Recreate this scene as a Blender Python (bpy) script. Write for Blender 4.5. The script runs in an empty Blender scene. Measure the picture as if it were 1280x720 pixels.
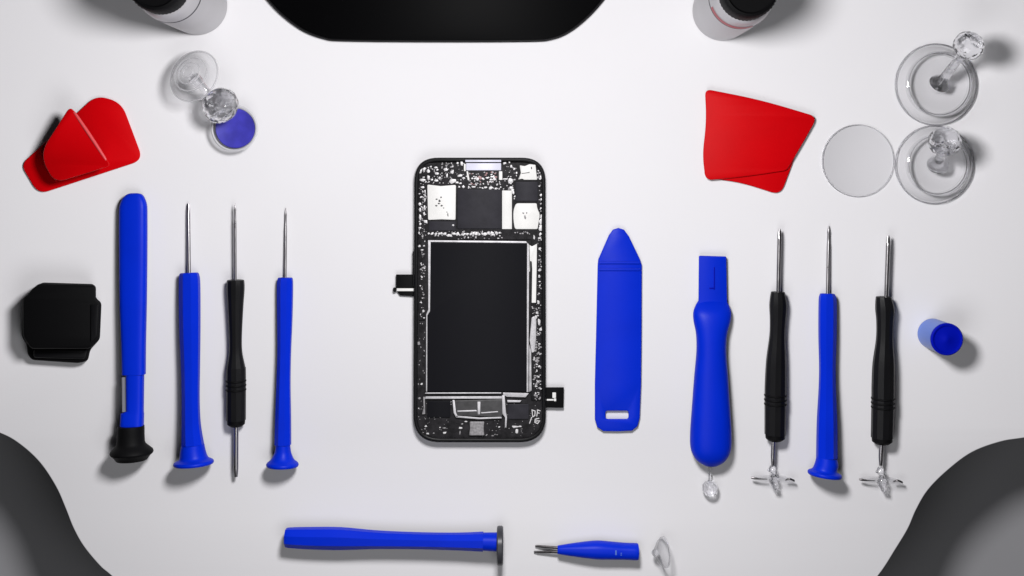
import bpy, bmesh, math, random
from mathutils import Vector, geometry, Matrix
random.seed(7)
S = 0.0004            # metres per table unit
H = 1400.0            # camera height above the table, in the same unit
NX, NY = 640.0, 210.0 # point straight below the camera
scn = bpy.context.scene
C = scn.collection
# ------------------------------------------------------------------ camera
cd = bpy.data.cameras.new('camera'); cam = bpy.data.objects.new('camera', cd); C.objects.link(cam)
cam.location = (0, (360-NY)*S, H*S); cd.lens = 36*H/1280; cd.sensor_width = 36
cd.shift_y = -(360-NY)/1280
cd.clip_start = 0.01; cd.clip_end = 20
scn.camera = cam
# ------------------------------------------------------------------ world and lamps
w = bpy.data.worlds.new('World'); scn.world = w; w.use_nodes = True
bg = w.node_tree.nodes['Background']; bg.inputs[0].default_value = (0.93, 0.93, 1, 1); bg.inputs[1].default_value = 0.012
def lamp(name, px, py, z, power, radius, col=(1, 1, 1), falloff='Constant'):
    l = bpy.data.lights.new(name, 'POINT'); l.shadow_soft_size = radius*S; l.color = col; l.energy = power
    o = bpy.data.objects.new(name, l); C.objects.link(o)
    o.location = ((px-640)*S, (360-py)*S, z*S)
    l.use_nodes = True; nt = l.node_tree
    em = next(n for n in nt.nodes if n.type == 'EMISSION')
    lf = nt.nodes.new('ShaderNodeLightFalloff'); lf.inputs['Strength'].default_value = 1.0
    nt.links.new(lf.outputs[falloff], em.inputs['Strength'])
    return o
KEY = lamp('key_lamp', 640, 65, 680, 36.6, 80, (1, 0.985, 0.995))
FILL = lamp('fill_lamp', 640, 720, 800, 8.0, 270, (0.985, 0.985, 1))
scn.view_settings.view_transform = 'Standard'; scn.view_settings.look = 'None'
scn.view_settings.exposure = 0; scn.view_settings.gamma = 1
scn.cycles.diffuse_bounces = 1; scn.cycles.transparent_max_bounces = 24; scn.cycles.max_bounces = 14; scn.cycles.transmission_bounces = 12

# ------------------------------------------------------------------ helpers
def W(px, py, z=0.0):                       # table position of a point at height z
    k = (H-z)/H
    X = NX+(px-NX)*k; Y = NY+(py-NY)*k
    return Vector(((X-640)*S, (360-Y)*S, z*S))
def finish(bm, ang=35):
    bmesh.ops.remove_doubles(bm, verts=bm.verts, dist=1e-7)
    bmesh.ops.recalc_face_normals(bm, faces=bm.faces)
def obj(name, bm, mats, parent=None, ang=35, fin=True):
    if fin: finish(bm)
    me = bpy.data.meshes.new(name)
    if parent is not None: base = parent.matrix_basis.translation.copy()
    else:
        xs = [v.co for v in bm.verts]
        mn = Vector([min(c[i] for c in xs) for i in range(3)]); mx = Vector([max(c[i] for c in xs) for i in range(3)])
        base = Vector(((mn.x+mx.x)/2, (mn.y+mx.y)/2, mn.z))
    off = base
    p = parent
    while p is not None and p.parent is not None:
        p = p.parent; off = off+p.matrix_basis.translation
    bmesh.ops.translate(bm, verts=bm.verts, vec=-off)
    bm.to_mesh(me); bm.free()
    for m in (mats if isinstance(mats, (list, tuple)) else [mats]): me.materials.append(m)
    me.shade_smooth(); me.set_sharp_from_angle(angle=math.radians(ang))
    o = bpy.data.objects.new(name, me); C.objects.link(o)
    if parent is not None: o.parent = parent
    else: o.location = base
    return o
def thing(name, label, cat, px, py, group=None):
    o = bpy.data.objects.new(name, None); C.objects.link(o); o.empty_display_size = 0.01
    o.location = W(px, py, 0); o['label'] = label; o['category'] = cat
    if group: o['group'] = group
    return o
def tag(o, label, cat, group=None):
    o['label'] = label; o['category'] = cat
    if group: o['group'] = group
    return o
def catmull(pts, n=6, closed=False):
    out = []; N = len(pts)
    rng = range(N) if closed else range(N-1)
    for i in rng:
        if closed: p0, p1, p2, p3 = pts[i-1], pts[i], pts[(i+1) % N], pts[(i+2) % N]
        else: p0 = pts[max(i-1, 0)]; p1 = pts[i]; p2 = pts[i+1]; p3 = pts[min(i+2, N-1)]
        for k in range(n):
            t = k/n
            out.append(tuple(0.5*((2*b)+(-a+c)*t+(2*a-5*b+4*c-d)*t*t+(-a+3*b-3*c+d)*t**3) for a, b, c, d in zip(p0, p1, p2, p3)))
    if not closed: out.append(tuple(pts[-1]))
    return out
def rnd(pts, r, n=5):                       # round the corners of a polygon
    out = []; N = len(pts)
    for i in range(N):
        ri = r[i] if isinstance(r, (list, tuple)) else r
        a, b, c = Vector(pts[i-1][:2]), Vector(pts[i][:2]), Vector(pts[(i+1) % N][:2])
        if ri <= 0: out.append((b.x, b.y)); continue
        d1 = (a-b); d2 = (c-b)
        t = min(ri, d1.length*.48, d2.length*.48)
        p = b+d1.normalized()*t; q = b+d2.normalized()*t
        for k in range(n+1):
            s = k/n
            # blend of a quadratic curve and a circle-like one
            v = p*((1-s)**2)+b*(2*s*(1-s))+q*(s*s)
            out.append((v.x, v.y))
    return out
def rect(x0, y0, x1, y1, r=0, n=4):
    return rnd([(x0, y0), (x1, y0), (x1, y1), (x0, y1)], r, n)
def area(p): return 0.5*sum(p[i-1][0]*p[i][1]-p[i][0]*p[i-1][1] for i in range(len(p)))
def offset(poly, d):                        # positive shrinks
    N = len(poly); s = 1 if area(poly) > 0 else -1; out = []
    for i in range(N):
        a, b, c = Vector(poly[i-1]), Vector(poly[i]), Vector(poly[(i+1) % N])
        e1 = (b-a); e2 = (c-b)
        if e1.length < 1e-6: e1 = e2
        if e2.length < 1e-6: e2 = e1
        n1 = Vector((-e1.y, e1.x)).normalized(); n2 = Vector((-e2.y, e2.x)).normalized()
        m = (n1+n2)
        if m.length < 1e-6: m = n1
        m.normalize(); k = 1/max(0.45, m.dot(n1))
        v = b+m*d*s*k; out.append((v.x, v.y))
    return out
def prism(bm, outer, z0, z1, bev=0.0, holes=(), mi=0, zf=None, bottom=True, app=True):
    """a slab of any outline (holes allowed) with a rounded top edge; zf adds a height field"""
    zf = zf or (lambda x, y: 0.0)
    def clean(p):
        q = [p[0]]
        for v in p[1:]:
            if (Vector(v)-Vector(q[-1])).length > 1e-3: q.append(v)
        if (Vector(q[0])-Vector(q[-1])).length < 1e-3: q.pop()
        return q
    loops = [clean(list(outer))]+[clean(list(h)) for h in holes]
    levels = [(0, z0)]
    if bev > 0: levels += [(0, z1-bev), (bev*.3, z1-bev*.3), (bev, z1)]
    else: levels += [(0, z1)]
    fs = []; zref = z1
    rings = []
    for li, lp in enumerate(loops):
        rr = []
        for d, z in levels:
            q = offset(lp, d if li == 0 else -d) if d else lp
            rr.append([bm.verts.new(W(x, y, z+zf(x, y))) for x, y in q])
        rings.append((rr, [offset(lp, levels[-1][0] if li == 0 else -levels[-1][0]) if levels[-1][0] else lp][0]))
        n = len(lp)
        for a, b in zip(rr[:-1], rr[1:]):
            for i in range(n):
                fs.append(bm.faces.new((a[i-1], a[i], b[i], b[i-1])))
    for lvl, use in ((-1, True), (0, bottom)):
        if not use: continue
        vl = [Vector((x, y, 0)) for rr, top in rings for x, y in (top if lvl == -1 else [None]*0 or top)]
        flat = [v for rr, top in rings for v in rr[lvl]]
        tess = geometry.tessellate_polygon([[Vector((x, y, 0)) for x, y in top] for rr, top in rings])
        for t in tess:
            try: fs.append(bm.faces.new([flat[i] for i in t]))
            except ValueError: pass
    for f in fs: f.material_index = mi
    return fs
def slab(outer, z0, z1, bev=0.0, holes=(), **k):
    bm = bmesh.new(); prism(bm, outer, z0, z1, bev, holes, **k); return bm
def loft(bm, st, seg=24, e=2.0, mi=0, cap=True, sub=5, axis=None, phase=0.0):
    """st: stations (px, py, z, half width, half height) along a line; superellipse cross-section"""
    if sub > 1:
        st = catmull([tuple(s) for s in st], sub)
    P = [W(s[0], s[1], s[2]) for s in st]
    ax = (P[-1]-P[0]).normalized() if axis is None else axis
    side = Vector((ax.y, -ax.x, 0))
    side = side.normalized() if side.length > 1e-6 else Vector((1, 0, 0))
    up = side.cross(ax).normalized()
    if up.z < 0: up = -up
    if abs(ax.z) > 0.95: up = ax.cross(side).normalized()
    rings = []
    for s, p in zip(st, P):
        ring = []
        for k in range(seg):
            t = 2*math.pi*(k+phase)/seg; c, sn = math.cos(t), math.sin(t)
            x = math.copysign(abs(c)**(2/e), c)*s[3]; y = math.copysign(abs(sn)**(2/e), sn)*s[4]
            ring.append(bm.verts.new(p+side*(x*S)+up*(y*S)))
        rings.append(ring)
    fs = []
    for a, b in zip(rings[:-1], rings[1:]):
        for k in range(seg): fs.append(bm.faces.new((a[k-1], a[k], b[k], b[k-1])))
    if cap: fs.append(bm.faces.new(rings[0])); fs.append(bm.faces.new(rings[-1]))
    for f in fs: f.material_index = mi
    return fs
def lofted(st, **k):
    bm = bmesh.new(); loft(bm, st, **k); return bm
def lathe(bm, c, prof, axis=(0, 0, 1), seg=48, mi=0, close=False, wob=None):
    """prof: (radius, height) pairs in table units around a real point c"""
    ax = Vector(axis).normalized(); q = Vector((0, 0, 1)).rotation_difference(ax)
    rings = []; fs = []
    for r, h in prof:
        if r < 1e-4: rings.append([bm.verts.new(c+q @ Vector((0, 0, h*S)))]); continue
        ring = []
        for k in range(seg):
            t = 2*math.pi*k/seg; rr = r*(1+(wob(t, h) if wob else 0))
            ring.append(bm.verts.new(c+q @ Vector((rr*math.cos(t)*S, rr*math.sin(t)*S, h*S))))
        rings.append(ring)
    if close: rings.append(rings[0])
    for a, b in zip(rings[:-1], rings[1:]):
        if len(a) == 1 and len(b) == 1: continue
        for k in range(seg):
            if len(a) == 1: f = bm.faces.new((a[0], b[k-1], b[k]))
            elif len(b) == 1: f = bm.faces.new((a[k-1], b[0], a[k]))
            else: f = bm.faces.new((a[k-1], a[k], b[k], b[k-1]))
            f.material_index = mi; fs.append(f)
    return fs
def ball_prof(r, n=14, flat=1.0): return [(r*math.sin(math.pi*i/n), -r*flat*math.cos(math.pi*i/n)) for i in range(n+1)]

# ------------------------------------------------------------------ materials
def mat(name, col, rough=0.5, metal=0.0, spec=0.5, noise=0.0, nscale=40, bump=0.0, bscale=300, coat=0.0, rvar=0.0, sss=0.0):
    m = bpy.data.materials.new(name); m.use_nodes = True; nt = m.node_tree; b = nt.nodes['Principled BSDF']
    b.inputs['Base Color'].default_value = (*col, 1); b.inputs['Roughness'].default_value = rough
    b.inputs['Metallic'].default_value = metal; b.inputs['Specular IOR Level'].default_value = spec
    b.inputs['Coat Weight'].default_value = coat
    tc = nt.nodes.new('ShaderNodeTexCoord')
    if noise > 0 or rvar > 0:
        n = nt.nodes.new('ShaderNodeTexNoise'); n.inputs['Scale'].default_value = nscale; n.inputs['Detail'].default_value = 5
        nt.links.new(tc.outputs['Object'], n.inputs['Vector'])
        if noise > 0:
            r = nt.nodes.new('ShaderNodeMapRange'); r.inputs['From Min'].default_value = .3; r.inputs['From Max'].default_value = .7
            r.inputs['To Min'].default_value = 1-noise; r.inputs['To Max'].default_value = 1+noise
            nt.links.new(n.outputs['Fac'], r.inputs['Value'])
            mx = nt.nodes.new('ShaderNodeVectorMath'); mx.operation = 'SCALE'; mx.inputs[0].default_value = col
            nt.links.new(r.outputs[0], mx.inputs['Scale']); nt.links.new(mx.outputs[0], b.inputs['Base Color'])
        if rvar > 0:
            r = nt.nodes.new('ShaderNodeMapRange'); r.inputs['From Min'].default_value = .3; r.inputs['From Max'].default_value = .7
            r.inputs['To Min'].default_value = max(0, rough-rvar); r.inputs['To Max'].default_value = rough+rvar
            nt.links.new(n.outputs['Fac'], r.inputs['Value']); nt.links.new(r.outputs[0], b.inputs['Roughness'])
    if bump > 0:
        n2 = nt.nodes.new('ShaderNodeTexNoise'); n2.inputs['Scale'].default_value = bscale; n2.inputs['Detail'].default_value = 4
        nt.links.new(tc.outputs['Object'], n2.inputs['Vector'])
        bp = nt.nodes.new('ShaderNodeBump'); bp.inputs['Strength'].default_value = bump; bp.inputs['Distance'].default_value = 0.0004
        nt.links.new(n2.outputs['Fac'], bp.inputs['Height']); nt.links.new(bp.outputs[0], b.inputs['Normal'])
    return m
M = {}
M['table'] = mat('white_table', (.86, .852, .872), .6, spec=.12, noise=.012, nscale=6, bump=.05, bscale=900)
M['floor'] = mat('dark_floor', (.25, .25, .26), .6, spec=.1, noise=.05, nscale=8)
M['blue'] = mat('blue_plastic', (.0003, .0245, .615), .42, spec=.13, noise=.04, nscale=60, bump=.08, bscale=600)
M['deepblue'] = mat('deep_blue_plastic', (.0005, .006, .42), .5, spec=.08, noise=.05, nscale=60, bump=.05)
M['paleblue'] = mat('pale_blue_plastic', (.10, .20, .66), .35, spec=.5, noise=.05)
M['red'] = mat('red_plastic', (.62, .0002, .003), .5, spec=.08, noise=.04, nscale=50, bump=.08, bscale=700)
M['black'] = mat('black_plastic', (.006, .006, .007), .45, spec=.18, bump=.1, bscale=700, rvar=.1)
M['blackrub'] = mat('black_rubber', (.004, .004, .0045), .6, spec=.1, bump=.12, bscale=500)
M['gloss'] = mat('black_glossy', (.0015, .0015, .0018), .45, spec=.03)
M['steel'] = mat('steel', (.34, .33, .34), .33, metal=1.0, rvar=.08, nscale=200)
M['steeldark'] = mat('dark_steel', (.16, .15, .155), .35, metal=1.0, rvar=.1, nscale=200)
M['label'] = mat('pale_grey_label', (.50, .49, .51), .35, spec=.5, noise=.05, nscale=35)
M['labeldark'] = mat('label_band', (.02, .02, .03), .4)
M['labelred'] = mat('label_red', (.42, .06, .08), .4)
M['grey_strip'] = mat('dull_grey_strip', (.22, .22, .25), .4)
M['discgrey'] = mat('dark_grey_plastic', (.05, .05, .058), .35, spec=.3)
M['white'] = mat('white_plate', (.90, .895, .875), .4, spec=.4, noise=.05, nscale=120)
M['silver'] = mat('silver_foil', (.62, .61, .63), .5, metal=.35, noise=.18, nscale=200, bump=.3, bscale=900)
M['lav'] = mat('lavender_connector', (.78, .78, .92), .35, noise=.06, nscale=100)
M['solder'] = mat('solder', (.70, .69, .70), .38, metal=.1, noise=.2, nscale=900)
M['soldgrey'] = mat('dull_solder', (.30, .29, .30), .45, metal=.2, noise=.3, nscale=900)
M['copper'] = mat('copper_pad', (.34, .20, .20), .5, metal=.2, noise=.3, nscale=900)
M['board'] = mat('black_board', (.019, .018, .020), .5, spec=.12, noise=.5, nscale=400, bump=.25, bscale=1500)
M['chip'] = mat('chip', (.032, .031, .038), .5, spec=.12, noise=.15, nscale=200)
M['battery'] = mat('battery_wrap', (.010, .010, .0125), .5, spec=.06)
M['grey'] = mat('grey_module', (.055, .054, .056), .5, noise=.3, nscale=300)
def clear(name, tint=(.93, .93, .95), edge=.55, rough=.08, base=.04):
    m = bpy.data.materials.new(name); m.use_nodes = True; nt = m.node_tree; nt.nodes.clear()
    out = nt.nodes.new('ShaderNodeOutputMaterial'); tr = nt.nodes.new('ShaderNodeBsdfTransparent'); tr.inputs[0].default_value = (*tint, 1)
    gl = nt.nodes.new('ShaderNodeBsdfPrincipled'); gl.inputs['Base Color'].default_value = (.35, .35, .37, 1); gl.inputs['Roughness'].default_value = rough
    lw = nt.nodes.new('ShaderNodeLayerWeight'); lw.inputs[0].default_value = .25
    mr = nt.nodes.new('ShaderNodeMapRange'); mr.inputs['To Min'].default_value = base; mr.inputs['To Max'].default_value = edge
    mix = nt.nodes.new('ShaderNodeMixShader')
    nt.links.new(lw.outputs['Facing'], mr.inputs[0]); nt.links.new(mr.outputs[0], mix.inputs[0])
    nt.links.new(tr.outputs[0], mix.inputs[1]); nt.links.new(gl.outputs[0], mix.inputs[2]); nt.links.new(mix.outputs[0], out.inputs[0])
    return m
def whitened(name, white=.35, col=(.9, .9, .93)):
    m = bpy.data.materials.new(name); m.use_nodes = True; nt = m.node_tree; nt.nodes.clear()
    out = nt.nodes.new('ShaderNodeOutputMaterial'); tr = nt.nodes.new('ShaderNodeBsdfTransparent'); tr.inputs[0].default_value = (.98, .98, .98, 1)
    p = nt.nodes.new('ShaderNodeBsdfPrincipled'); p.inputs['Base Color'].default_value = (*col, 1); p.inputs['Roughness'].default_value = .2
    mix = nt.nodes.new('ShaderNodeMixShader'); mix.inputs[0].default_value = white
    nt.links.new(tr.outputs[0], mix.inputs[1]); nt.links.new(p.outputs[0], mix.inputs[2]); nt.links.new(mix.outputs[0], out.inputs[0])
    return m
def glass(name, col=(.96, .96, .98), rough=.02, ior=1.45, bump=0.0, thru=.15):
    m = bpy.data.materials.new(name); m.use_nodes = True; nt = m.node_tree; b = nt.nodes['Principled BSDF']
    b.inputs['Base Color'].default_value = (*col, 1); b.inputs['Roughness'].default_value = rough
    b.inputs['Transmission Weight'].default_value = 1; b.inputs['IOR'].default_value = ior
    if bump:
        tc = nt.nodes.new('ShaderNodeTexCoord'); n = nt.nodes.new('ShaderNodeTexVoronoi'); n.inputs['Scale'].default_value = 350
        nt.links.new(tc.outputs['Object'], n.inputs['Vector'])
        bp = nt.nodes.new('ShaderNodeBump'); bp.inputs['Strength'].default_value = bump; bp.inputs['Distance'].default_value = .001
        nt.links.new(n.outputs['Distance'], bp.inputs['Height']); nt.links.new(bp.outputs[0], b.inputs['Normal'])
    if thru:
        out = nt.nodes['Material Output']; tr = nt.nodes.new('ShaderNodeBsdfTransparent'); mix = nt.nodes.new('ShaderNodeMixShader'); mix.inputs[0].default_value = thru
        nt.links.new(b.outputs[0], mix.inputs[1]); nt.links.new(tr.outputs[0], mix.inputs[2]); nt.links.new(mix.outputs[0], out.inputs[0])
    return m
M['clear'] = clear('clear_plastic', (.985, .985, .988), .5, .1, .03)
M['clearthin'] = clear('clear_film', (.990, .990, .992), .6, .15, .025)
M['clearblue'] = mat('blue_film', (.06, .055, .46), .3, spec=.5, noise=.25, nscale=120)
M['glass'] = glass('clear_glass')
M['rimglass'] = glass('rim_glass', thru=.15)
M['whitened'] = whitened('painted_ring_highlight')  # white mixed in paints the specular shine on the tipped cup's rings
M['whiterim'] = whitened('whitened_rim', .6)  # jar rim, whiter than the wall below it
M['facet'] = glass('textured_clear_glass', bump=.45, thru=.0)

# ------------------------------------------------------------------ setting
DEP = 150
right = catmull([(1580, 560), (1420, 538), (1340, 538), (1280, 547), (1250, 552), (1215, 565), (1185, 587), (1160, 612), (1145, 637), (1135, 660), (1120, 685), (1097, 720), (1060, 760), (1000, 800)], 6)
left = catmull([(250, 800), (180, 757), (140, 720), (125, 707), (105, 683), (92, 660), (82, 635), (70, 608), (50, 578), (25, 555), (0, 541), (-50, 524), (-120, 515), (-300, 515)], 6)
outline = [(-300, -420), (1580, -420)]+right+left
o = obj('tabletop', slab(outline, -14, 0, .8), M['table']); o['kind'] = 'structure'
bm = bmesh.new(); k = 4000
vs = [bm.verts.new(((x)*S, (y)*S, -DEP*S)) for x, y in ((-k, -k), (k, -k), (k, k), (-k, k))]; bm.faces.new(vs)
o = obj('floor', bm, M['floor']); o['kind'] = 'structure'

# ------------------------------------------------------------------ black tray at the top
t = thing('tray', 'large glossy black tray with rounded corners at the top edge', 'tray', 540, -120)
outer = catmull([(262, -330), (540, -342), (822, -330), (830, -200), (802, -70), (776, -28), (755, 1), (735, 23), (712, 41), (690, 50), (660, 52.5), (540, 53), (430, 52), (404, 49), (378, 39), (352, 20), (332, -1), (310, -30), (282, -75), (255, -200)], 6, True)
obj('base', slab(outer, 0, 10, 3), M['gloss'], t)
obj('rim', slab(offset(outer, 1.0), 10.1, 12, .9, holes=[offset(outer, 3.0)]), M['black'], t)

# ------------------------------------------------------------------ bottles
def bottle(px, py, label, red):
    t = thing('bottle', label, 'bottle', px, py, 'small bottles beside the black tray')
    c = W(px, py, 0)
    obj('body', (lambda b: (lathe(b, c, [(0, 0), (34, 0), (36.5, 1.5), (37.3, 5), (37.2, 66), (36.4, 120), (35.2, 132), (33, 141), (31.5, 143), (0, 143)], seg=72), b)[1])(bmesh.new()), M['label'], t)
    bb = bmesh.new(); lathe(bb, c, [(36.5, 115), (36.9, 115.5), (36.6, 118), (36.2, 118)], seg=72, close=True)
    obj('band', bb, M['labeldark'], t)
    bb = bmesh.new()
    if red:
        seg = 40; a0, a1 = math.radians(200), math.radians(290)
        for i in range(seg):
            ta, tb = a0+(a1-a0)*i/seg, a0+(a1-a0)*(i+1)/seg
            q = [bb.verts.new(c+Vector((r*math.cos(tt)*S, r*math.sin(tt)*S, h*S))) for tt, r, h in ((ta, 36.9, 119), (tb, 36.9, 119), (tb, 36.1, 126.5), (ta, 36.1, 126.5))]
            bb.faces.new(q)
        o = obj('printed_stripe', bb, M['labelred'], t, fin=False)
    else: bb.free()
    bb = bmesh.new()
    lathe(bb, c, [(0, 143.5), (30.5, 143.5), (31, 145), (31, 168), (29.5, 171.5), (27, 172.5), (25, 171), (0, 170.5)], seg=90, wob=lambda tt, h: .012*math.cos(45*tt) if 144 < h < 170 else 0)
    obj('cap', bb, M['blackrub'], t)
bottle(248, 7, 'pale grey bottle with black cap left of the black tray', False)
bottle(902, 14, 'pale grey bottle with black cap and red stripe right of the tray', True)

# ------------------------------------------------------------------ red cards
zf = lambda x, y: 0
flat = rnd([(26, 206), (120, 119), (152, 128), (179, 200), (48, 243)], [10, 14, 26, 14, 14], 8)
tag(obj('plastic_card', slab(flat, 0, 4, 1), M['red']), 'red plastic card lying flat under the raised red card', 'card', 'red plastic cards')
bm = bmesh.new()
up = rnd([(88, 132), (139, 207), (68, 229), (49, 193)], [9, 6, 15, 22], 7)
def zr(x, y):                                  # rises towards the ridge on the right
    d = ((x-58)*0.86+(y-210)*-0.51)/50.0
    return 9*max(0, min(1.2, d))
prism(bm, up, 27, 33, 1.2, zf=zr)
# folded-down flange that carries the raised face
rim = [(137.0, 207.0), (104, 217.5), (72, 227.5)]
for (xa, ya), (xb, yb) in zip(rim[:-1], rim[1:]):
    pts = []
    for x, y in ((xa, ya), (xb, yb)):
        for dy in (-1.5, 1.5):
            zt = 28+zr(x, y)-1
            pts += [bm.verts.new(W(x-4, y-6+dy, 4.05)), bm.verts.new(W(x-2, y-2+dy, zt))]
    a0, a1, b0, b1, c0, c1, d0, d1 = pts
    for f in ((a0, a1, c1, c0), (b0, d0, d1, b1), (a0, b0, b1, a1), (c0, c1, d1, d0), (a1, b1, d1, c1), (a0, c0, d0, b0)):
        bm.faces.new(f)
rc = tag(obj('plastic_card', bm, M['red']), 'bent red plastic card raised with a highlight-painted ridge on a flat one', 'card', 'red plastic cards')
M['ridge_sheen'] = mat('painted_red_sheen', (.80, .09, .10), .4, spec=.4)  # paler red paints the sheen along the raised card's ridge
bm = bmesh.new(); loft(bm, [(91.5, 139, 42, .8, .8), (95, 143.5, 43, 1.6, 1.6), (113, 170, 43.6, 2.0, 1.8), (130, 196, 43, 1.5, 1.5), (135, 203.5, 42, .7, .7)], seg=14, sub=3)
obj('ridge_highlight', bm, M['ridge_sheen'], rc)
B = rnd([(887, 119), (1010, 152), (976, 244), (926, 228), (880, 222)], [8, 10, 13, 20, 8], 6)
A = rnd([(881, 111), (950, 124.5), (1022, 146), (1003, 180), (983.5, 213), (930, 221), (882, 225.5), (878, 195), (883, 150)], [9, 40, 11, 30, 5, 30, 9, 30, 30], 6)
tag(obj('plastic_card', slab(B, 0, 4.5, 1), M['red']), 'lower flat red card whose corner sticks out below the other', 'card', 'red plastic cards')
tag(obj('plastic_card', slab(A, 4.6, 9, 1), M['red']), 'upper flat red card lying on another left of the clear discs', 'card', 'red plastic cards')

# ------------------------------------------------------------------ clear cups
def ballknob(name, pos, r, parent, m='facet', axis=(0, 0, 1), flat=.85):
    bm = bmesh.new(); lathe(bm, pos, ball_prof(r, 16, flat), axis=axis, seg=32, wob=lambda t, h: .035*math.cos(9*t+.25*h))
    return obj(name, bm, M[m], parent, ang=60)
def rod(bm, a, b, r, seg=20, mi=0):
    d = b-a; lathe(bm, a, [(0, 0), (r, 0), (r, d.length/S), (0, d.length/S)], axis=d, seg=seg, mi=mi)
def upright_cup(px, py, R, ball, bz, rb, label, seed):
    t = thing('suction_cup', label, 'suction cup', px, py, 'clear suction cups')
    c = W(px, py, 0)
    bm = bmesh.new()
    lathe(bm, c, [(R-1, .2), (R, 2), (R-1, 4), (R-4, 8), (R-9, 13), (R-12, 16), (R-14, 14), (R-15, 9), (R-20, 6.5), (12, 7), (9, 12), (8, 16), (0, 16), (0, 4), (R-16, 3), (R-11, 7), (R-5, 3), (R-3, .2)], seg=72, close=False)
    obj('cup', bm, M['clearthin'], t, ang=50)
    bm = bmesh.new(); lathe(bm, c, [(R-.2, 1), (R+.6, 2), (R+.4, 3.5), (R-1.2, 3.6), (R-1.6, 2)], seg=72, close=True)
    obj('rim', bm, M['rimglass'], t, ang=60)
    bm = bmesh.new(); lathe(bm, c, [(R-13.5, 13), (R-12.2, 16.3), (R-10.6, 15.5), (R-11.5, 12.5)], seg=72, close=True)
    obj('inner_ring', bm, M['glass'], t, ang=60)
    bp = W(ball[0], ball[1], bz); s0 = c+Vector((0, 0, 14*S))
    d = (bp-s0)
    bm = bmesh.new(); lathe(bm, s0, [(0, 0), (13, 0), (11, 5), (6, 9), (5, d.length/S*.6), (6, d.length/S-rb*.7), (0, d.length/S-rb*.7)], axis=d, seg=28)
    obj('stem', bm, M['glass'], t, ang=60)
    ballknob('knob', bp, rb, t, axis=d)
upright_cup(1169, 106, 51, (1211, 57), 74, 18, 'clear suction cup with its knob leaning away, upper of two', 1)
upright_cup(1167, 206, 49, (1181, 177), 58, 19, 'clear suction cup touching the flat clear disc', 2)
bm = bmesh.new(); c = W(1072, 201, 0)
lathe(bm, c, [(0, .2), (43, .2), (44.6, 1.2), (44.6, 2.6), (43.4, 3.2), (42.4, 2.4), (0, 2.2)], seg=96)
dk = tag(obj('clear_disc', bm, M['clearthin'], ang=40), 'flat round clear disc left of the suction cups', 'disc')
bm = bmesh.new(); lathe(bm, c, [(44.3, .5), (45.3, 1.2), (45.3, 2.6), (44.4, 3.4)], seg=96, close=True); obj('rim', bm, M['rimglass'], dk, ang=60)

# left: small cup with blue film, a clear cup tipped over it
t = thing('jar', 'small clear jar with a violet blue filling on the left', 'jar', 298, 161)
c = W(298, 161, 0)
bm = bmesh.new(); lathe(bm, c, [(0, .2), (20, .2), (24, 3), (27, 10), (28, 17), (28.6, 20), (27.3, 20.6), (26, 17), (24.5, 10), (21, 5), (0, 4)], seg=60)
obj('glass_wall', bm, M['clear'], t, ang=50)
bm = bmesh.new(); lathe(bm, c, [(26.6, 18.5), (28.8, 18.5), (29.2, 20.5), (27.6, 21.6), (26.2, 20.8)], seg=60, close=True); obj('rim', bm, M['whiterim'], t, ang=60)
bm = bmesh.new(); lathe(bm, c, [(0, 4.5), (20.5, 5.5), (23.6, 10), (24.6, 16), (23.5, 17), (12, 14.5), (0, 13.5)], seg=48)
obj('blue_filling', bm, M['clearblue'], t, ang=40)
t = thing('suction_cup', 'clear suction cup tipped over onto the jar with blue filling', 'suction cup', 262, 118, 'clear suction cups')
kp = W(275.5, 132, 44); dp = W(236, 91, 56)
ax = (dp-kp); axd = Vector((-.32, .30, 1)).normalized()
bm = bmesh.new(); lathe(bm, kp, ball_prof(22.5, 16, .85), axis=(-.35, .45, .8), seg=32, wob=lambda t, h: .02*math.cos(7*t+.2*h)); obj('knob', bm, M['facet'], t, ang=60)
bm = bmesh.new(); lathe(bm, kp+ax.normalized()*12*S, [(0, 0), (6, 0), (4.5, 8), (5, 20), (7, 26), (8, 34), (0, 38)], axis=ax, seg=24); obj('stem', bm, M['glass'], t, ang=60)
bm = bmesh.new()
lathe(bm, dp, [(0, 3), (7, 3), (8, 0), (16, -1), (21, -4), (27, -6), (32, -10), (32.6, -12), (31.6, -12.4), (27, -8.4), (21, -6.5), (16, -3.5), (8, -3), (0, -2)], axis=axd, seg=64)
obj('cup', bm, M['clear'], t, ang=30)
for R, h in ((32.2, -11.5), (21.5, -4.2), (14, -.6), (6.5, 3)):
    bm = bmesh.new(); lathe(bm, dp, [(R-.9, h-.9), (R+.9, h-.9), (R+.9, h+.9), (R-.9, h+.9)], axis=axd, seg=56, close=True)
    obj('ring', bm, M['whitened'], t, ang=60)

# ------------------------------------------------------------------ black block on the left
t = thing('plastic_block', 'chunky black block with stepped corners beside the long blue tool', 'block', 77, 403)
low = rnd([(40, 364), (52, 353), (118, 355), (120, 373), (127, 378), (125, 424), (113, 437), (110, 451), (98, 454), (40, 450), (35, 444), (33, 430), (27, 421), (28, 373)], 4, 3)
hi = rnd([(39, 362), (49, 354), (120, 356), (120, 374), (125.5, 379), (124, 424), (113, 436), (39, 436), (35, 430), (28.5, 421), (28.5, 372), (36, 367)], 5, 4)
obj('base', slab(low, 0, 17, 2.5), M['blackrub'], t)
obj('body', slab(hi, 17.1, 42, 3), M['blackrub'], t)
obj('ledge', slab(rnd([(42, 437), (109, 437), (106, 449), (42, 447)], 3, 3), 17.1, 22, 1.5), M['black'], t)
obj('side_rib', slab(rnd([(113, 380), (123, 381), (121, 420), (113, 428)], 2, 3), 42.1, 44, 1), M['black'], t)

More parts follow.
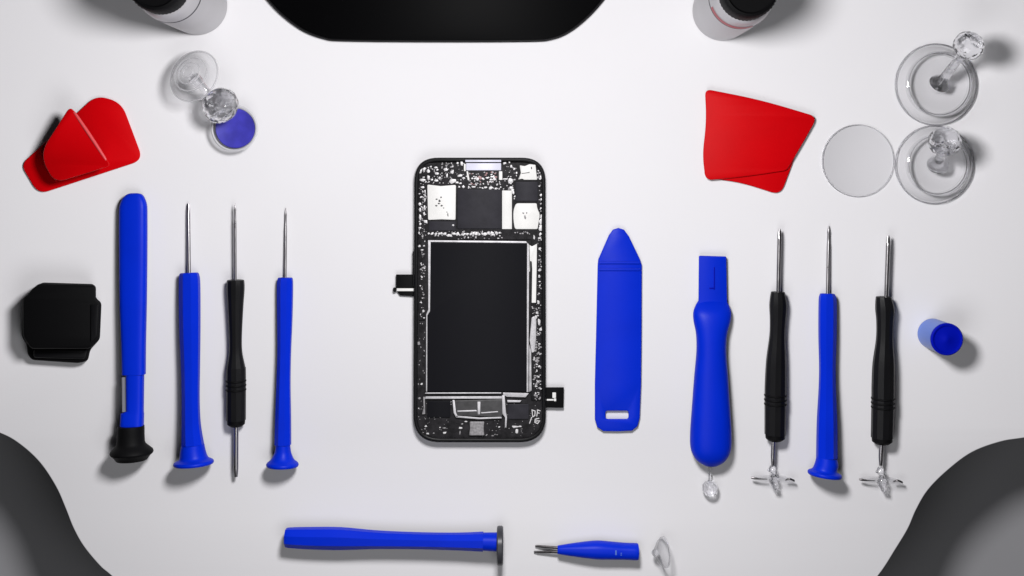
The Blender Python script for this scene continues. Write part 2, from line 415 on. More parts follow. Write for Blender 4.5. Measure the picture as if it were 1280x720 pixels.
# ------------------------------------------------------------------ screwdrivers
def shank(parent, pts, r, tip=None, name='shank', m='steel'):
    bm = bmesh.new()
    (x0, y0, z0), (x1, y1, z1) = pts
    st = []
    dx, dy, dz = x1-x0, y1-y0, z1-z0; L = math.hypot(dx, dy)
    prof = [(0, .35, .35), (3/L, .8, .45), (8/L, 1.0, .55), (11/L, .95, .9), (14/L, 1, 1), (1, 1, 1)] if tip == 'flat' else \
           [(0, .18, .18), (4/L, .55, .55), (9/L, .9, .9), (10/L, .75, .75), (20/L, .8, .8), (26/L, 1, 1), (1, 1, 1)]
    for f, a, b in prof: st.append((x0+dx*f, y0+dy*f, z0+dz*f, r*a*.86, r*b*.86))
    loft(bm, st, seg=16, sub=1); return obj(name, bm, M[m], parent, ang=50)
def blue_driver(label, x_tip, y_tip, x_h, y_h, prof, flare, rs, tip, sharp=2.8):
    """prof: (y, cx, r) down the handle; flare: (y0, cx, r_neck, y1, cx1, r_rim)"""
    fy0, fc0, fr0, fy1, fc1, fr1 = flare
    zc = fr1
    zat = lambda y: rs+1+(zc-rs-1)*max(0, (y-y_tip))/(fy1-y_tip)
    t = thing('screwdriver', label, 'screwdriver', x_h, y_h, 'precision screwdrivers')
    shank(t, ((x_tip, y_tip, zat(y_tip)), (x_h, y_h+4, zat(y_h))), rs, tip)
    st = [(prof[0][1], prof[0][0], zat(prof[0][0]), prof[0][2]*.86, prof[0][2]*.86)]
    st += [(cx, y+(2 if i == 0 else 0), zat(y), r, r) for i, (y, cx, r) in enumerate(prof)]
    obj('handle', lofted(st, seg=8, e=2.0, sub=5, phase=.5), M['blue'], t, ang=24)
    bm = bmesh.new()
    st = [(fc0, fy0+.3, zat(fy0), fr0, fr0), (fc0, fy0+(fy1-fy0)*.35, zat(fy0+4), fr0*1.12, fr0*1.12), (fc1, fy0+(fy1-fy0)*.68, zc*.97, fr1*.72, fr1*.72),
          (fc1, fy1-4.5, zc, fr1*.95, fr1*.95), (fc1, fy1-2, zc, fr1, fr1), (fc1, fy1, zc, fr1*.96, fr1*.96)]
    loft(bm, st, seg=36, sub=4); obj('swivel_cap', bm, M['blue'], t, ang=40)
    return t
blue_driver('blue screwdriver with wide flared cap beside the long blue and black tool', 235.3, 254, 236.5, 341,
            [(341, 236.5, 11.8), (352, 237, 12.8), (380, 237.2, 13), (420, 237.6, 12.5), (460, 238.2, 11.4), (500, 238.4, 10.8), (530, 239, 11.5), (556, 241, 13.6)], (556, 241, 13.8, 581, 242, 24.3), 2.6, 'flat')
blue_driver('slim blue screwdriver with small flared cap and fine tip', 357.3, 260, 356.5, 347,
            [(347, 356.5, 9.5), (360, 356.3, 10.2), (400, 356, 9.6), (440, 355.3, 8.6), (480, 354.4, 8.8), (520, 354, 9.8), (556, 353.6, 10.4)], (556, 353.6, 9, 583, 353, 19.8), 2.0, None)
blue_driver('blue screwdriver between two black screwdrivers on the right', 1036, 282, 1034.5, 367,
            [(367, 1034.3, 9.6), (378, 1034.5, 11), (420, 1034.3, 11), (460, 1034.2, 10), (490, 1034, 10.6), (530, 1033.7, 12.4), (572, 1033.5, 12.9)], (572, 1033.5, 12.6, 595, 1031, 20.8), 2.6, None)
def black_driver(label, x_tip, y_tip, x_h, y_h, prof, rs, bit, tip):
    t = thing('screwdriver', label, 'screwdriver', x_h, y_h, 'precision screwdrivers')
    z = max(r for _, _, r in prof)+.3
    shank(t, ((x_tip, y_tip, z), (x_h, y_h+4, z)), rs, tip, m='steel')
    (bx0, by0), (bx1, by1), br = bit
    st = [(prof[0][1], prof[0][0], z, prof[0][2]*.88, prof[0][2]*.88)]+[(cx, y+(1.5 if i == 0 else 0), z, r, r) for i, (y, cx, r) in enumerate(prof)]
    yl, cl, rl = prof[-1]
    bm = bmesh.new(); loft(bm, st, seg=12, sub=5, phase=.5)
    obj('handle', bm, M['black'], t, ang=22)
    bm = bmesh.new(); loft(bm, [(cl, yl+.3, z, rl*.93, rl*.93), (cl, yl+5, z, rl*.9, rl*.9), (cl, yl+8, z, rl*.6, rl*.6)], seg=24, sub=1)
    obj('end_cap', bm, M['blackrub'], t)
    for i in range(3):
        f = (prof[-1][0]-(38+i*5.5)); cx = prof[-2][1]; r = prof[-2][2]
        bm = bmesh.new(); loft(bm, [(cx, f-1.2, z, r*1.0, r*1.0), (cx, f-.6, z, r*1.05, r*1.05), (cx, f+.6, z, r*1.05, r*1.05), (cx, f+1.2, z, r*1.0, r*1.0)], seg=28, sub=1)
        obj('grip_ring', bm, M['blackrub'], t, ang=60)
    bm = bmesh.new()
    loft(bm, [(bx0, by0, z, br, br), (bx1, by1-12, z, br, br), (bx1, by1-6, z, br*.9, br*.9), (bx1, by1, z, br*.7, br*.5)], seg=14, sub=1)
    obj('bit', bm, M['steel'], t)
black_driver('black screwdriver between two blue screwdrivers, steel bit at both ends', 293.8, 254, 294.3, 350,
             [(350, 294.4, 10.6), (362, 294.4, 11), (385, 294.2, 9.6), (420, 294.2, 8), (440, 294.4, 8.2), (458, 294.8, 11.2), (466, 295, 12), (525, 295, 12)], 1.9, ((295.2, 520), (295, 596), 3.0), None)
black_driver('black screwdriver right of the blue spatula', 974.5, 286, 972.7, 365,
             [(365, 972.5, 8.8), (381, 973, 11), (400, 972.6, 10), (420, 971.8, 9.8), (450, 970.4, 12.3), (480, 969.6, 13.2), (500, 969.4, 13.3), (543, 969, 13)], 3.0, ((966.8, 545), (966, 582), 2.6), 'flat')
black_driver('black screwdriver nearest the short blue cap, furthest right', 1110.5, 294, 1107.5, 371,
             [(371, 1104.7, 9.6), (386, 1106.2, 11.6), (402, 1106.3, 10.4), (424, 1105.8, 10.3), (454, 1104.6, 13.2), (480, 1104, 13.8), (500, 1103.8, 13.8), (547, 1102.7, 13.5)], 3.0, ((1102, 549), (1101, 582), 2.8), 'flat')

# long blue tool with black cap
t = thing('pry_tool', 'long flat blue tool with rounded end and flared black cap', 'pry tool', 166, 400)
st = [(168, 241.5, 9, 4, 3), (168, 243, 9, 9, 5.5), (167.2, 248, 9.2, 13.3, 7), (166.8, 256, 9.6, 16.2, 8), (166.6, 268, 10, 16.9, 8.5), (166.6, 320, 12, 16.8, 8.5), (166.6, 380, 14, 16.1, 8.5), (167, 430, 17, 14.6, 8.5), (167.3, 468, 19, 14, 8.5)]
obj('handle', lofted(st, seg=24, e=3.2, sub=3), M['blue'], t, ang=40)
obj('neck', lofted([(168.8, 468.3, 19, 10.6, 8), (168.8, 514, 22, 10, 8), (165.5, 517, 22, 13.6, 9), (164.8, 533, 23.5, 13.8, 9.5)], seg=24, e=3.2, sub=1), M['blue'], t, ang=30)
obj('metal_strip', lofted([(156.0, 471, 20, 1.9, 7), (156.4, 514, 23, 1.9, 7)], seg=12, e=5, sub=1), M['grey_strip'], t)
obj('swivel_cap', lofted([(163.8, 532.5, 24, 15.6, 15.6), (163.5, 536, 24, 16.2, 16.2), (163.4, 552, 25, 16.6, 16.6), (163.8, 557, 25.5, 19, 19), (164.6, 563, 25.5, 25, 25), (164.6, 567, 25.5, 25.3, 25.3), (164.6, 570, 25.5, 22, 22), (164.6, 575, 25.5, 18.5, 18.5)], seg=40, sub=2), M['blackrub'], t, ang=30)

# blue opening card with point
t = thing('opening_tool', 'flat blue opening tool with pointed end and slot beside the phone', 'opening tool', 772, 415)
out = [(766, 287), (773, 284.8), (780, 287), (786, 295), (800, 324), (802.3, 331), (802, 420), (801.4, 480), (799.8, 522), (797, 533), (790, 538.5), (772, 539.3), (754, 539), (746.5, 534), (743.5, 524), (743.5, 480), (745, 420), (747, 331), (747.8, 324), (761, 294)]
sl = rect(757, 513.5, 785.5, 523.5, 3)
obj('blade', slab(out, 0, 7.5, 1.6, holes=[sl]), M['blue'], t)
for y in (328.5, 337): obj('ridge', slab(rect(748.6, y-1.6, 800.6, y+1.6, 1), 7.45, 9.6, .9), M['blue'], t)

# blue spatula
t = thing('spatula', 'blue spatula with square blade and rounded bulging handle', 'spatula', 889, 450)
blade = rnd([(873.5, 319.5), (908, 320.5), (909, 378), (912, 392), (868, 392), (873, 378)], [2, 2, 6, 2, 2, 6], 4)
obj('blade', slab(blade, 4, 12, 1.5), M['blue'], t)
st = [(890.5, 376, 8, 17.5, 3.5), (890.5, 382, 9.5, 21, 7), (890.3, 391, 12, 23.6, 10), (890, 402, 13, 22.8, 12), (889.5, 418, 14, 19.2, 13), (889.2, 440, 14.5, 18.4, 14), (889, 470, 15.5, 20.8, 15), (888.8, 505, 17, 23.2, 16.5), (888.6, 540, 18, 25.4, 17.5), (888.5, 560, 18, 25, 17), (888.6, 571, 18, 21, 14.5), (888.8, 578, 18, 15, 10), (889, 582.5, 18, 7, 5)]
obj('handle', lofted(st, seg=36, e=2.2, sub=4), M['blue'], t, ang=60)
bm = bmesh.new()
for r_ in (rect(892, 334, 893.6, 362, .4), rect(886.5, 359.5, 891.9, 361.2, .4)): prism(bm, r_, 11.95, 13, .3)
obj('embossed_mark', bm, M['deepblue'], t)

# tiny clear ball on a stem, and clear cups lying on their side
t = thing('clear_pin', 'clear pin with round bead below the blue spatula', 'pin', 887, 605)
bm = bmesh.new(); loft(bm, [(887.5, 584, 8, 2.4, 2.4), (887.3, 592, 8, 1.8, 1.8), (887, 602, 9, 2, 2)], seg=14, sub=2); obj('stem', bm, M['glass'], t)
bm = bmesh.new(); lathe(bm, W(887.5, 610.5, 10.5), ball_prof(10, 14, 1), seg=28); obj('bead', bm, M['glass'], t)
def side_cup(px, py, label, R=27, sgn=1):
    t = thing('suction_cup', label, 'suction cup', px, py, 'clear suction cups')
    z = 15
    bm = bmesh.new()
    loft(bm, [(px-2, py-16, z, 2.5, 2.5), (px-2, py-12, z, 5, 5), (px-2, py-10, z, 5, 5), (px-1, py-8, z, 3, 3), (px, py-3, z, 3.5, 3.5), (px, py+2, z, 6, 6), (px+1, py+8, z, 4, 4), (px+3, py+13, z, 3.5, 3.5)], seg=18, sub=2)
    obj('stem', bm, M['glass'], t, ang=60)
    # saddle-shaped wings of the bent disc
    bm = bmesh.new(); n, k = 24, 8; top = []; bot = []
    for i in range(n+1):
        u = -1+2*i/n; ra = []; rb = []
        for j in range(k+1):
            v = -1+2*j/k
            x = px+1+u*R; y = py+1+5*u*u*(1 if u > 0 else -.35)-2+7*v*math.sqrt(max(0, 1-u*u))*.5
            zz = 9+9*v*math.sqrt(max(0, 1-u*u))*1+3*abs(u)
            ra.append(bm.verts.new(W(x, y, zz))); rb.append(bm.verts.new(W(x+.3, y+2.0, zz-1)))
        top.append(ra); bot.append(rb)
    for i in range(n):
        for j in range(k):
            bm.faces.new((top[i][j], top[i+1][j], top[i+1][j+1], top[i][j+1])); bm.faces.new((bot[i][j], bot[i][j+1], bot[i+1][j+1], bot[i+1][j]))
    obj('cup', bm, M['clear'], t, ang=60)
    bm = bmesh.new(); loft(bm, [(px-R-1, py-1, 11, 1.2, 1.2), (px-R+3, py-.2, 12, 1.6, 1.5), (px-R+9, py+.5, 13, .9, .9), (px-8, py+1, 13, .6, .6)], seg=10, sub=2)
    obj('wing_edge', bm, M['steeldark'], t)
    bm = bmesh.new(); loft(bm, [(px+15, py+2, 12, 1.0, 1.0), (px+20, py+.5, 14, 1.2, 1.2), (px+26, py+3, 11, 1.3, 1.3)], seg=10, sub=3)
    obj('wing_edge', bm, M['steeldark'], t)
side_cup(967, 598, 'clear suction cup lying below the left of the right black screwdrivers')
side_cup(1102, 600, 'clear suction cup lying below the furthest right black screwdriver')
t = thing('suction_cup', 'small clear suction cup on edge beside the two pronged blue tool', 'suction cup', 821, 691, 'clear suction cups')
bm = bmesh.new(); lathe(bm, W(822, 691, 17), [(0, 4), (5, 4), (9, 1), (15, -3), (18.4, -8), (18.2, -9), (14, -5), (8, -1.5), (0, -1)], axis=(-1, 0, .25), seg=40); obj('cup', bm, M['clear'], t, ang=60)
bm = bmesh.new(); lathe(bm, W(822, 691, 17), [(17.6, -8), (18.8, -8), (18.8, -9.6), (17.6, -9.6)], axis=(-1, 0, .25), seg=40, close=True); obj('rim', bm, M['rimglass'], t, ang=60)
bm = bmesh.new(); lathe(bm, W(819, 691, 17), ball_prof(4.5, 10, 1), seg=20); obj('knob', bm, M['glass'], t, ang=60)

# short blue cap
t = thing('blue_cap', 'short upright blue cap with paler side at the right', 'cap', 1166, 417)
c = W(1165.5, 417, 0)
bm = bmesh.new(); lathe(bm, c, [(0, 0), (18, 0), (19, 1), (19.2, 44), (0, 44)], seg=60); obj('side_wall', bm, M['paleblue'], t)
bm = bmesh.new(); lathe(bm, c, [(0, 44.1), (19.0, 44.1), (19.6, 45), (19.6, 47), (18.2, 48.5), (16.5, 48.2), (16, 47), (4, 47), (3, 47.6), (0, 47.6)], seg=60); obj('lid', bm, M['deepblue'], t)

# long blue bar at the bottom with disc end
t = thing('driver_handle', 'long blue handle lying sideways with a grey disc at its end', 'handle', 490, 680)
st = [(357.5, 672, 20, 10, 9), (359.5, 672, 20, 12, 11), (385, 672.6, 20, 13.2, 13), (425, 673.2, 20.5, 13.6, 13.2), (470, 674.6, 21, 11, 12), (520, 675.8, 22, 10, 11), (570, 676.8, 22.5, 10.4, 11), (604, 677, 23, 11.8, 12)]
obj('handle', lofted(st, seg=8, sub=5, phase=.5), M['blue'], t, ang=24)
obj('collar', lofted([(604.2, 677, 23, 10.8, 11), (621, 677.5, 23.5, 11.4, 11.6)], seg=28, sub=1), M['blue'], t)
obj('end_disc', lofted([(621.2, 682, 23.8, 22, 22), (622.5, 682, 23.8, 23.4, 23.4), (627.5, 682, 23.8, 23.4, 23.4), (629, 682, 23.8, 22, 22)], seg=48, sub=1), M['discgrey'], t)

# two pronged blue tool
t = thing('two_pronged_tool', 'small blue tool with two steel prongs at the bottom', 'tool', 745, 688)
st = [(697, 687.2, 12, 4.4, 4.4), (698.5, 687.2, 12, 5.2, 5.2), (712, 687.2, 12, 7.2, 7.5), (728, 687.2, 12, 9.2, 10), (746, 687.4, 12, 11, 11.5), (760, 688, 12, 10.6, 11.5), (780, 689, 12, 9.8, 11), (796, 689.6, 12, 9.8, 11), (797.5, 689.7, 12, 8.6, 9.6)]
obj('handle', lofted(st, seg=16, e=2.3, sub=3), M['blue'], t, ang=30)
for a, b in (((669, 682.6), (699, 684.8)), ((667.5, 689.8), (699, 689.8))):
    obj('prong', lofted([(a[0], a[1], 3, .9, .7), (a[0]+5, a[1]+.3, 4, 1.5, 1.2), (b[0], b[1], 9, 1.9, 1.7)], seg=12, sub=1), M['steeldark'], t)
bm = bmesh.new(); prism(bm, rect(769, 688, 771, 694, .5), 21.5, 23.4, .3); prism(bm, rect(775.5, 691, 777.5, 694.5, .5), 21, 23, .3)
obj('printed_mark', bm, M['paleblue'], t)

# ------------------------------------------------------------------ the opened phone
t = thing('smartphone', 'opened black smartphone with circuit board and battery exposed', 'smartphone', 600, 375)
case = rnd([(518, 197), (682, 197), (682.5, 553), (516.5, 553)], [30, 30, 34, 34], 12)
inner = offset(case, 5.0)
obj('frame', slab(case, 0, 17, 2.2, holes=[inner]), M['black'], t)
obj('back_shell', slab(offset(case, 5.05), .3, 9.5), M['board'], t)
zb = 13.0
# circuit board: one black L-shaped board with its solder and tiny components
brd = [(526, 206), (536, 203.5), (664, 203.5), (674, 208), (676.5, 215), (676.5, 500), (664, 500), (664, 299.5), (534, 299.5), (531.5, 303), (531.5, 400), (523.5, 400), (523.5, 214)]
bm = bmesh.new(); prism(bm, brd, 9.6, zb, .5)
def speck(bm, x, y, w_, h_, mi=1, z=zb, hz=None, a=None):
    """an irregular little lump of solder / component"""
    n = random.choice((4, 5, 5, 6, 7, 8)); ang = random.uniform(0, 6.28) if a is None else a
    pts = []
    for i in range(n):
        tt = 2*math.pi*i/n+random.uniform(-.25, .25)+ang; r = random.uniform(.62, 1.3)
        pts.append((x+w_*.5*r*math.cos(tt), y+h_*.5*r*math.sin(tt)))
    hz = hz or random.uniform(.5, 1.6)
    prism(bm, pts, z-.1, z+hz, min(w_, h_)*.10, mi=mi, bottom=False)
def cluster(bm, x0, y0, x1, y1, n, s0, s1, mats=(1, 1, 1, 2), z=zb):
    for _ in range(n):
        s = random.uniform(s0, s1)
        speck(bm, random.uniform(x0, x1), random.uniform(y0, y1), s*random.uniform(.8, 1.5), s*random.uniform(.7, 1.1), random.choice(mats), z)
# upper left group, read off the photograph
for x, y, a, b in ((525.5, 213.5, 4.5, 7), (530.5, 211, 3.5, 5), (535.5, 213.5, 5, 5), (545, 209.5, 5, 3), (545.8, 216.5, 6.5, 4), (529.5, 221.5, 4, 2.5), (528, 225, 8.5, 4.5), (535.5, 222, 4, 6),
                   (540, 224.5, 5, 4), (545.5, 225.5, 6, 2.8), (550, 222.5, 3.4, 4.5), (556.8, 212, 6.5, 3.6), (559, 219.5, 2.4, 6), (565.8, 208, 2.4, 4), (565.2, 214.5, 4.4, 5), (572, 204, 3, 3),
                   (577.5, 203.8, 3.8, 6.5), (574.5, 219.5, 8.5, 4), (579.5, 222.5, 4, 3), (565.5, 226.5, 10, 6), (571.5, 227.8, 6, 3), (575.5, 229, 4.5, 1.8), (527.8, 234, 6.5, 2.6), (531.3, 239.5, 2, 6),
                   (574, 233.6, 3.2, 3.4), (579.5, 233.4, 4, 3.6), (586, 233.8, 3, 3.6), (592, 233.8, 6, 2.6), (587, 230.6, 4, 2), (595, 231, 3, 2), (607.5, 234.5, 4, 2.4), (613.5, 235, 6.5, 3.8), (619.5, 236, 3.4, 4), (624, 236.6, 2.4, 2.2),
                   (631, 204, 4.5, 3.4), (636.5, 202.9, 2.4, 2), (638.8, 207.8, 3.8, 3.8), (643, 211, 3.4, 3.2), (645.5, 216, 3.6, 3.4), (637.8, 226, 7, 6.5), (639, 234.5, 7.5, 6.5), (640.5, 238, 5, 4.5),
                   (641.8, 241, 3.6, 5), (643, 246, 2.4, 2.2), (631, 223.6, 8, 2), (676.0, 221.5, 2.8, 6), (672, 205.8, 2, 2.2), (675.5, 210, 2.4, 4), (674.2, 232.7, 2.4, 1.8), (676.6, 244, 4.8, 4.6), (677, 249.6, 3, 2.6), (676, 260.3, 3.6, 2.4),
                   (677, 271, 4, 8), (675.5, 277, 4, 8), (676, 285, 5, 7), (675.5, 292.5, 4.6, 5), (675, 297.8, 5.4, 2.4), (667.8, 297.3, 3, 7), (524.8, 254.6, 4, 4.2), (525, 262, 3, 7.6), (525.6, 271, 3.4, 8), (525, 280, 4, 6), (525, 285, 4, 3.4),
                   (531, 250, 2.4, 8), (530.6, 259, 2.6, 7), (530.3, 267.5, 3, 6), (532, 277, 5.5, 6.5), (531.3, 244.5, 2, 4), (523.8, 291, 1.8, 3.6), (524, 307.5, 3.8, 3.4), (529.8, 307.2, 3.4, 3), (531, 301.5, 1.6, 2), (566.5, 281.3, 3, 2.8)):
    speck(bm, x, y, a, b, 1, hz=random.uniform(.6, 1.8))
# the row above the battery
x = 536
while x < 626:
    s = random.uniform(3.2, 5.6); speck(bm, x, 292+random.uniform(-1.2, 1.0)+(1.6 if 558 < x < 566 else 0), s*1.1, s*.85, 1); x += s*random.uniform(.78, 1.05)
cluster(bm, 583, 215, 624, 219, 16, 1.6, 3, (2, 3, 1)); cluster(bm, 583, 220, 622, 225, 26, 2, 4.2, (1, 1, 3, 1)); cluster(bm, 584, 226, 622, 231, 20, 1.4, 2.6, (2, 3, 2, 1))
cluster(bm, 560, 296, 632, 299, 14, 1.2, 2.4, (2, 1, 2)); cluster(bm, 643, 290, 662, 293.5, 12, 1.3, 2.4, (2, 2, 2)); cluster(bm, 552, 203, 570, 208, 5, 1.2, 2.2, (2,)); cluster(bm, 670, 207, 676, 226, 12, 1.4, 2.6, (2, 1, 2))
cluster(bm, 524, 205, 530, 300, 16, 1.0, 2.2, (2, 1)); cluster(bm, 630, 205, 646, 222, 14, 1, 2.0, (2, 2, 1))
cluster(bm, 525, 207, 552, 230, 46, .9, 2.6, (2, 1, 2)); cluster(bm, 552, 204, 580, 230, 44, .8, 2.4, (2, 1, 2)); cluster(bm, 584, 226, 626, 236, 34, .9, 2.4, (1, 1, 2))
cluster(bm, 629, 224, 644, 250, 22, 1, 2.6, (1, 2)); cluster(bm, 524, 232, 533, 296, 50, .8, 2.2, (2, 2, 1)); cluster(bm, 674, 228, 677, 300, 30, .8, 2.2, (2, 1)); cluster(bm, 536, 289, 628, 295, 70, .9, 2.4, (1, 2, 1))
cluster(bm, 672, 300, 677, 420, 40, .8, 2.0, (2, 2, 1))
# left strip
cluster(bm, 526, 312, 531.4, 350, 34, 1.0, 2.6, (2, 2, 1)); cluster(bm, 525, 352, 531, 398, 26, .9, 2.2, (2, 2, 2, 1)); speck(bm, 529, 388.5, 3.8, 4, 1)
# right strip
for x, y, a, b in ((674.5, 311, 3.6, 4), (675, 337.5, 5.5, 5.4), (674, 345, 3.2, 4), (674.5, 352, 3, 2.4), (675, 357, 2.4, 2.6), (673.3, 377.5, 4, 6), (673.6, 402.5, 3.6, 8), (675.4, 412, 4.6, 5), (670, 396, 3, 5)):
    speck(bm, x, y, a, b, 1)
cluster(bm, 665, 378, 672, 392, 16, 1, 2.6, (2, 2, 1)); cluster(bm, 667, 415, 676, 500, 110, 1.0, 3.0, (2, 2, 1)); cluster(bm, 672, 318, 677, 336, 10, 1, 2.2, (2,))
obj('circuit_board', bm, [M['board'], M['solder'], M['soldgrey'], M['copper']], t, ang=30)
# shield plates and chips
def part(name, poly, z1, m, bev=.8, z0=zb, parent=t, **k): return obj(name, slab(poly, z0+.05, z1, bev, **k), M[m], parent)
pl = part('shield_plate', rnd([(534, 230.5), (551, 232.5), (570, 231), (569.5, 275), (552, 274.3), (535, 275)], [2, 0, 2, 2, 0, 2], 3), 16.5, 'white')
bm = bmesh.new()
for x, y, a, b in ((549.5, 251, 3, 4.4), (546, 249, 3, 2.4), (551.5, 246.6, 2.4, 3), (545.3, 257, 3, 2.2), (548.5, 254.6, 3.6, 2.2), (552, 257.2, 3.4, 2.2), (554.5, 260, 1.6, 1.4), (558.8, 265, 2, 1.3), (560, 268.5, 1.6, 5)):
    speck(bm, x, y, a, b, 0, z=16.5, hz=.35)
obj('scratch_mark', bm, M['grey'], pl)
pl = part('shield_plate', rnd([(645, 254), (671, 254), (671.5, 260), (675, 268), (672, 286.5), (643.5, 286.5), (641.5, 274), (641.8, 262)], [3, 2, 3, 3, 2, 3, 6, 6], 4), 16.5, 'white')
bm = bmesh.new()
for x, y, a, b in ((654.3, 266.3, 4, 2.6), (658.2, 266, 2.4, 2.6), (656.3, 271, 2.6, 6)): speck(bm, x, y, a, b, 0, z=16.5, hz=.35)
obj('scratch_mark', bm, M['soldgrey'], pl)
part('shield_plate', rect(627.5, 238, 640, 286.5, 1), 16, 'white')
part('shield_plate', rnd([(649.5, 206.5), (656, 207.5), (662, 205), (669.5, 206), (671.5, 224.8), (655, 224.8), (653, 223.5), (647.5, 224.5), (651, 216.5)], 1, 3), 16, 'white')
bm = bmesh.new(); speck(bm, 664.2, 210, 2.2, 4.2, 0, z=16, hz=.35); prism(bm, [(652, 216.5), (662, 215), (662, 216), (652, 217.4)], 15.9, 16.3); obj('scratch_mark', bm, M['grey'], [o for o in t.children if o.name.startswith('shield_plate')][-1])
part('processor_chip', rect(571.5, 236.5, 627, 286, 1.5), 15, 'chip')
part('memory_chip', rect(644, 227, 672.5, 251.5, 1.5), 15, 'chip')
part('chip', rect(536, 276.5, 570, 288.5, 1), 14.4, 'chip')
part('connector', rect(582.5, 203.8, 626.5, 213, .8), 16.4, 'lav', .8)
part('connector_bar', rect(581.5, 199.8, 626.5, 202.6, .6), 17.6, 'lav', .6, z0=15)
part('contact_post', rect(579.8, 204.8, 582.2, 214, .6), 16, 'white', .4)
part('contact_post', rnd([(583, 214), (585, 214), (587, 225), (584.5, 225)], .4, 2), 15, 'white', .3)
part('contact_post', rect(623.6, 214, 628, 225, 1), 15.6, 'white', .5)
# battery and its bracket
part('battery', rnd([(537.5, 302.8), (658.5, 303.5), (658, 489.5), (534.5, 489.5), (534.8, 392), (537.2, 388)], [1.5, 1.5, 1.5, 1.5, 0, 0], 3), 15.6, 'battery', 1.2, z0=9.5)
br = [(535, 300), (657.5, 301.5), (661.5, 305.5), (660.6, 490), (658.2, 490), (658.8, 304), (538.4, 302.5), (537.6, 389), (534.3, 394), (534, 489.5), (532.4, 489.5), (532.6, 393), (535.2, 387)]
part('battery_bracket', br, 16.2, 'silver', .5, z0=9.5)
part('metal_strip', rnd([(661.8, 306), (665, 308), (671.3, 304.5), (670.8, 336), (670, 378.5), (664.6, 378.5), (665.2, 336), (664.6, 327), (662.6, 326), (662, 340)], .6, 2), 15.6, 'white', .4)
part('metal_strip', rnd([(664.5, 397), (668, 395), (670.5, 400), (670, 425), (668, 440), (664.5, 441), (662, 425)], 1, 2), 15.2, 'silver', .4)
part('metal_strip', [(661.8, 430), (664, 440), (664.6, 488), (661.2, 490)], 15.2, 'silver', .3)
for y0, y1, x1, m in ((490.6, 492.2, 626.6, 'silver'), (495.5, 498.6, 627.4, 'silver')):
    part('rail', [(532, y0), (x1, y0-.2), (x1, y1-.2), (531, y1)], 14.6, m, .4, z0=9.5)
part('rail', [(628.5, 490.6), (661, 491.5), (657, 496.6), (634, 496), (629, 494)], 14.2, 'silver', .3, z0=9.5)
part('rail', [(634, 500), (652, 500.4), (650, 502.8), (634.5, 502.8)], 14.2, 'silver', .3, z0=9.5)
part('rail', [(529, 496), (531, 496), (531.5, 517.5), (527.5, 518), (529.4, 510)], 13.2, 'soldgrey', .3, z0=9.5)
# loudspeaker module
sp = part('speaker_module', rnd([(568, 500.5), (630.5, 498.8), (631, 515), (626, 521.5), (571, 519.5)], 2, 3), 13.4, 'grey', .8, z0=9.5)
bm = bmesh.new()
for poly in ([(565.5, 500), (568.2, 500), (570.2, 516), (573, 521.5), (570, 521.5), (567, 516)], [(570, 519.6), (600, 522), (627, 521), (627, 523), (598, 524), (570, 521.8)], [(596.8, 502), (600.6, 502), (600.2, 518), (597.2, 518)],
             [(571.5, 513.2), (595, 512.4), (597, 514.2), (572, 515)], [(601, 515.5), (622, 514), (623, 515.2), (602, 517)], [(627.5, 494), (630.8, 494), (632.4, 515), (633.8, 521), (633, 535), (631, 534), (631.4, 522), (628, 517)]):
    prism(bm, poly, 13.3, 14.6, .35)
obj('outline_wire', bm, M['silver'], sp)
part('charging_port', rnd([(587, 527), (605.5, 527), (604.5, 535), (605.5, 544.3), (586.5, 544.3), (587.6, 535)], 1, 2), 13.6, 'soldgrey', .6, z0=9.5)
bm = bmesh.new()
for x, y, a, b in ((524, 456, 1, 1), (532, 533, 3.4, 3), (531, 536, 4, 1.6), (528, 541, 2.6, 2), (534.5, 542.3, 4, 2.4), (542, 541.5, 2, 2), (555.5, 535, 6, 2), (550, 534.4, 3, 1.5), (555.3, 541, 5.6, 3.6), (576, 535, 6, 3.6), (577.5, 530, 3.4, 3), (575, 541, 1.6, 5),
                   (582, 527, 4, 2), (644.5, 533.4, 9, 3), (646, 539, 4.4, 5), (650, 533, 4, 2.4), (624, 533.6, 3, 2.4), (520.5+3, 429.5, 4.6, 4.6), (527, 480, 3, 3), (523, 480, 1.6, 2.6), (524, 498, 3.8, 3.4), (523.4, 510.5, 2, 2.4), (542.5, 521, 2.4, 1.6), (550, 521.4, 2, 1.6)):
    speck(bm, x, y, a, b, random.choice((0, 0, 1)), z=9.5, hz=1.5)
def stroke(pts, w_=1.2, z=9.5, hz=1.6, mi=0):
    for (xa, ya), (xb, yb) in zip(pts[:-1], pts[1:]):
        d = Vector((xb-xa, yb-ya)).normalized()*w_*.5; n = Vector((-d.y, d.x))
        prism(bm, [(xa-d.x+n.x, ya-d.y+n.y), (xb+d.x+n.x, yb+d.y+n.y), (xb+d.x-n.x, yb+d.y-n.y), (xa-d.x-n.x, ya-d.y-n.y)], z-.1, z+hz+random.uniform(0, .2), .2, mi=mi, bottom=False)
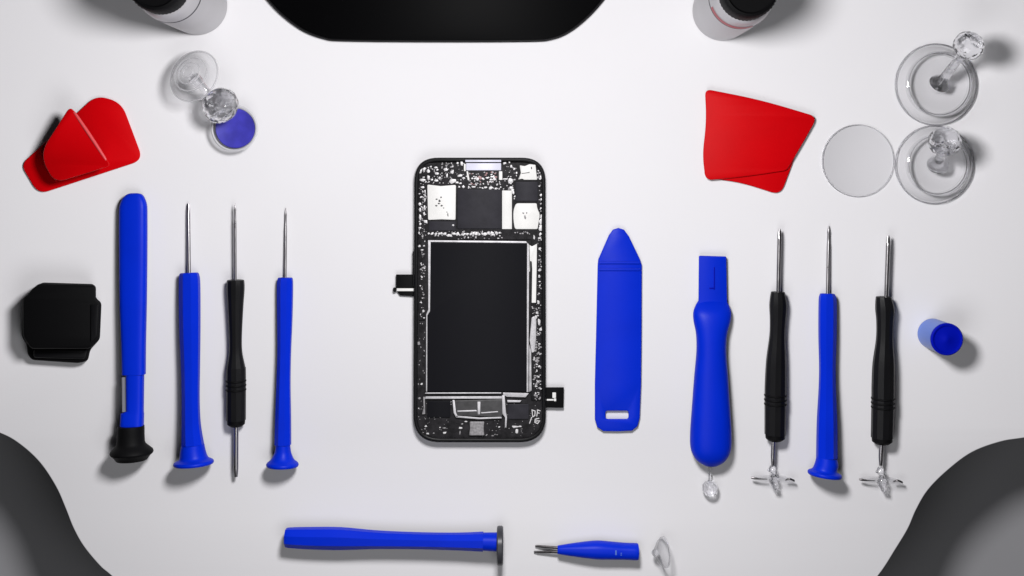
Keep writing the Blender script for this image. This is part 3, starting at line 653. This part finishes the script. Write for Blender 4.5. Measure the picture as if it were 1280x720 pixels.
for p in ([(665, 512.5), (666, 521)], [(665, 512.5), (669, 514), (668.5, 519.5), (666, 521)], [(672, 512.5), (671, 520)], [(672, 512.5), (675, 513.5)], [(671.5, 516), (674, 516.5)],
          [(664.5, 522), (662, 529)], [(673.5, 523), (669, 524), (668.5, 528), (672, 529.5), (674.5, 526)], [(670, 526.5), (673, 526)]): stroke(p)
for i in range(40): speck(bm, random.uniform(523, 566), random.uniform(500, 545), random.uniform(.8, 1.6), random.uniform(.8, 1.4), 1, z=9.5, hz=.6)
for i in range(50): speck(bm, random.uniform(608, 672), random.uniform(503, 545), random.uniform(.8, 1.8), random.uniform(.8, 1.4), 1, z=9.5, hz=.6)
for i in range(16): speck(bm, random.uniform(519.5+4, 531), random.uniform(400, 495), random.uniform(.8, 1.8), random.uniform(.8, 2), 1, z=9.5, hz=.6)
for i in range(10): speck(bm, random.uniform(602, 622), random.uniform(543, 545.5), random.uniform(1.2, 2.4), 1.3, 1, z=9.5, hz=.6)
obj('lower_board', bm, [M['solder'], M['soldgrey']], t, ang=30)
part('flat_module', rect(635, 505, 661, 524, 1.5), 11.5, 'chip', .6, z0=9.5)
part('flat_module', rect(534, 501, 563, 522, 1.5), 11, 'battery', .6, z0=9.5)
# ribbon connectors sticking out at the sides
o = part('ribbon_connector', rect(495, 343, 519, 360.2, 1), 9, 'blackrub', .8, z0=5)
obj('metal_edge', slab(rect(495.8, 360.4, 518, 364, .5), 4, 8.2, .5), M['white'], o)
obj('pin_end', slab(rect(491.3, 359.3, 495.4, 365, 1.6), 3, 9, 1), M['blackrub'], o)
obj('lower_flap', slab(rnd([(496, 364.2), (518, 364.2), (518, 370.5), (500, 369.5)], 1, 2), 1, 6, 1), M['blackrub'], o)
o = part('ribbon_connector', rnd([(680, 484), (705, 484), (704.5, 510), (680, 509.5)], 1, 2), 9, 'blackrub', .8, z0=4)
bm = bmesh.new()
for r_ in (rect(690.5, 490.6, 695, 497.5, .8), rect(692.3, 498, 695.2, 501.5, .4), rect(683.5, 498.8, 692, 500.8, .4)): prism(bm, r_, 8.95, 9.8, .2)
obj('printed_mark', bm, M['white'], o)
obj('volume_key', slab(rect(515.8, 314, 518.2, 358, .8), 5, 13, .5), M['black'], t)
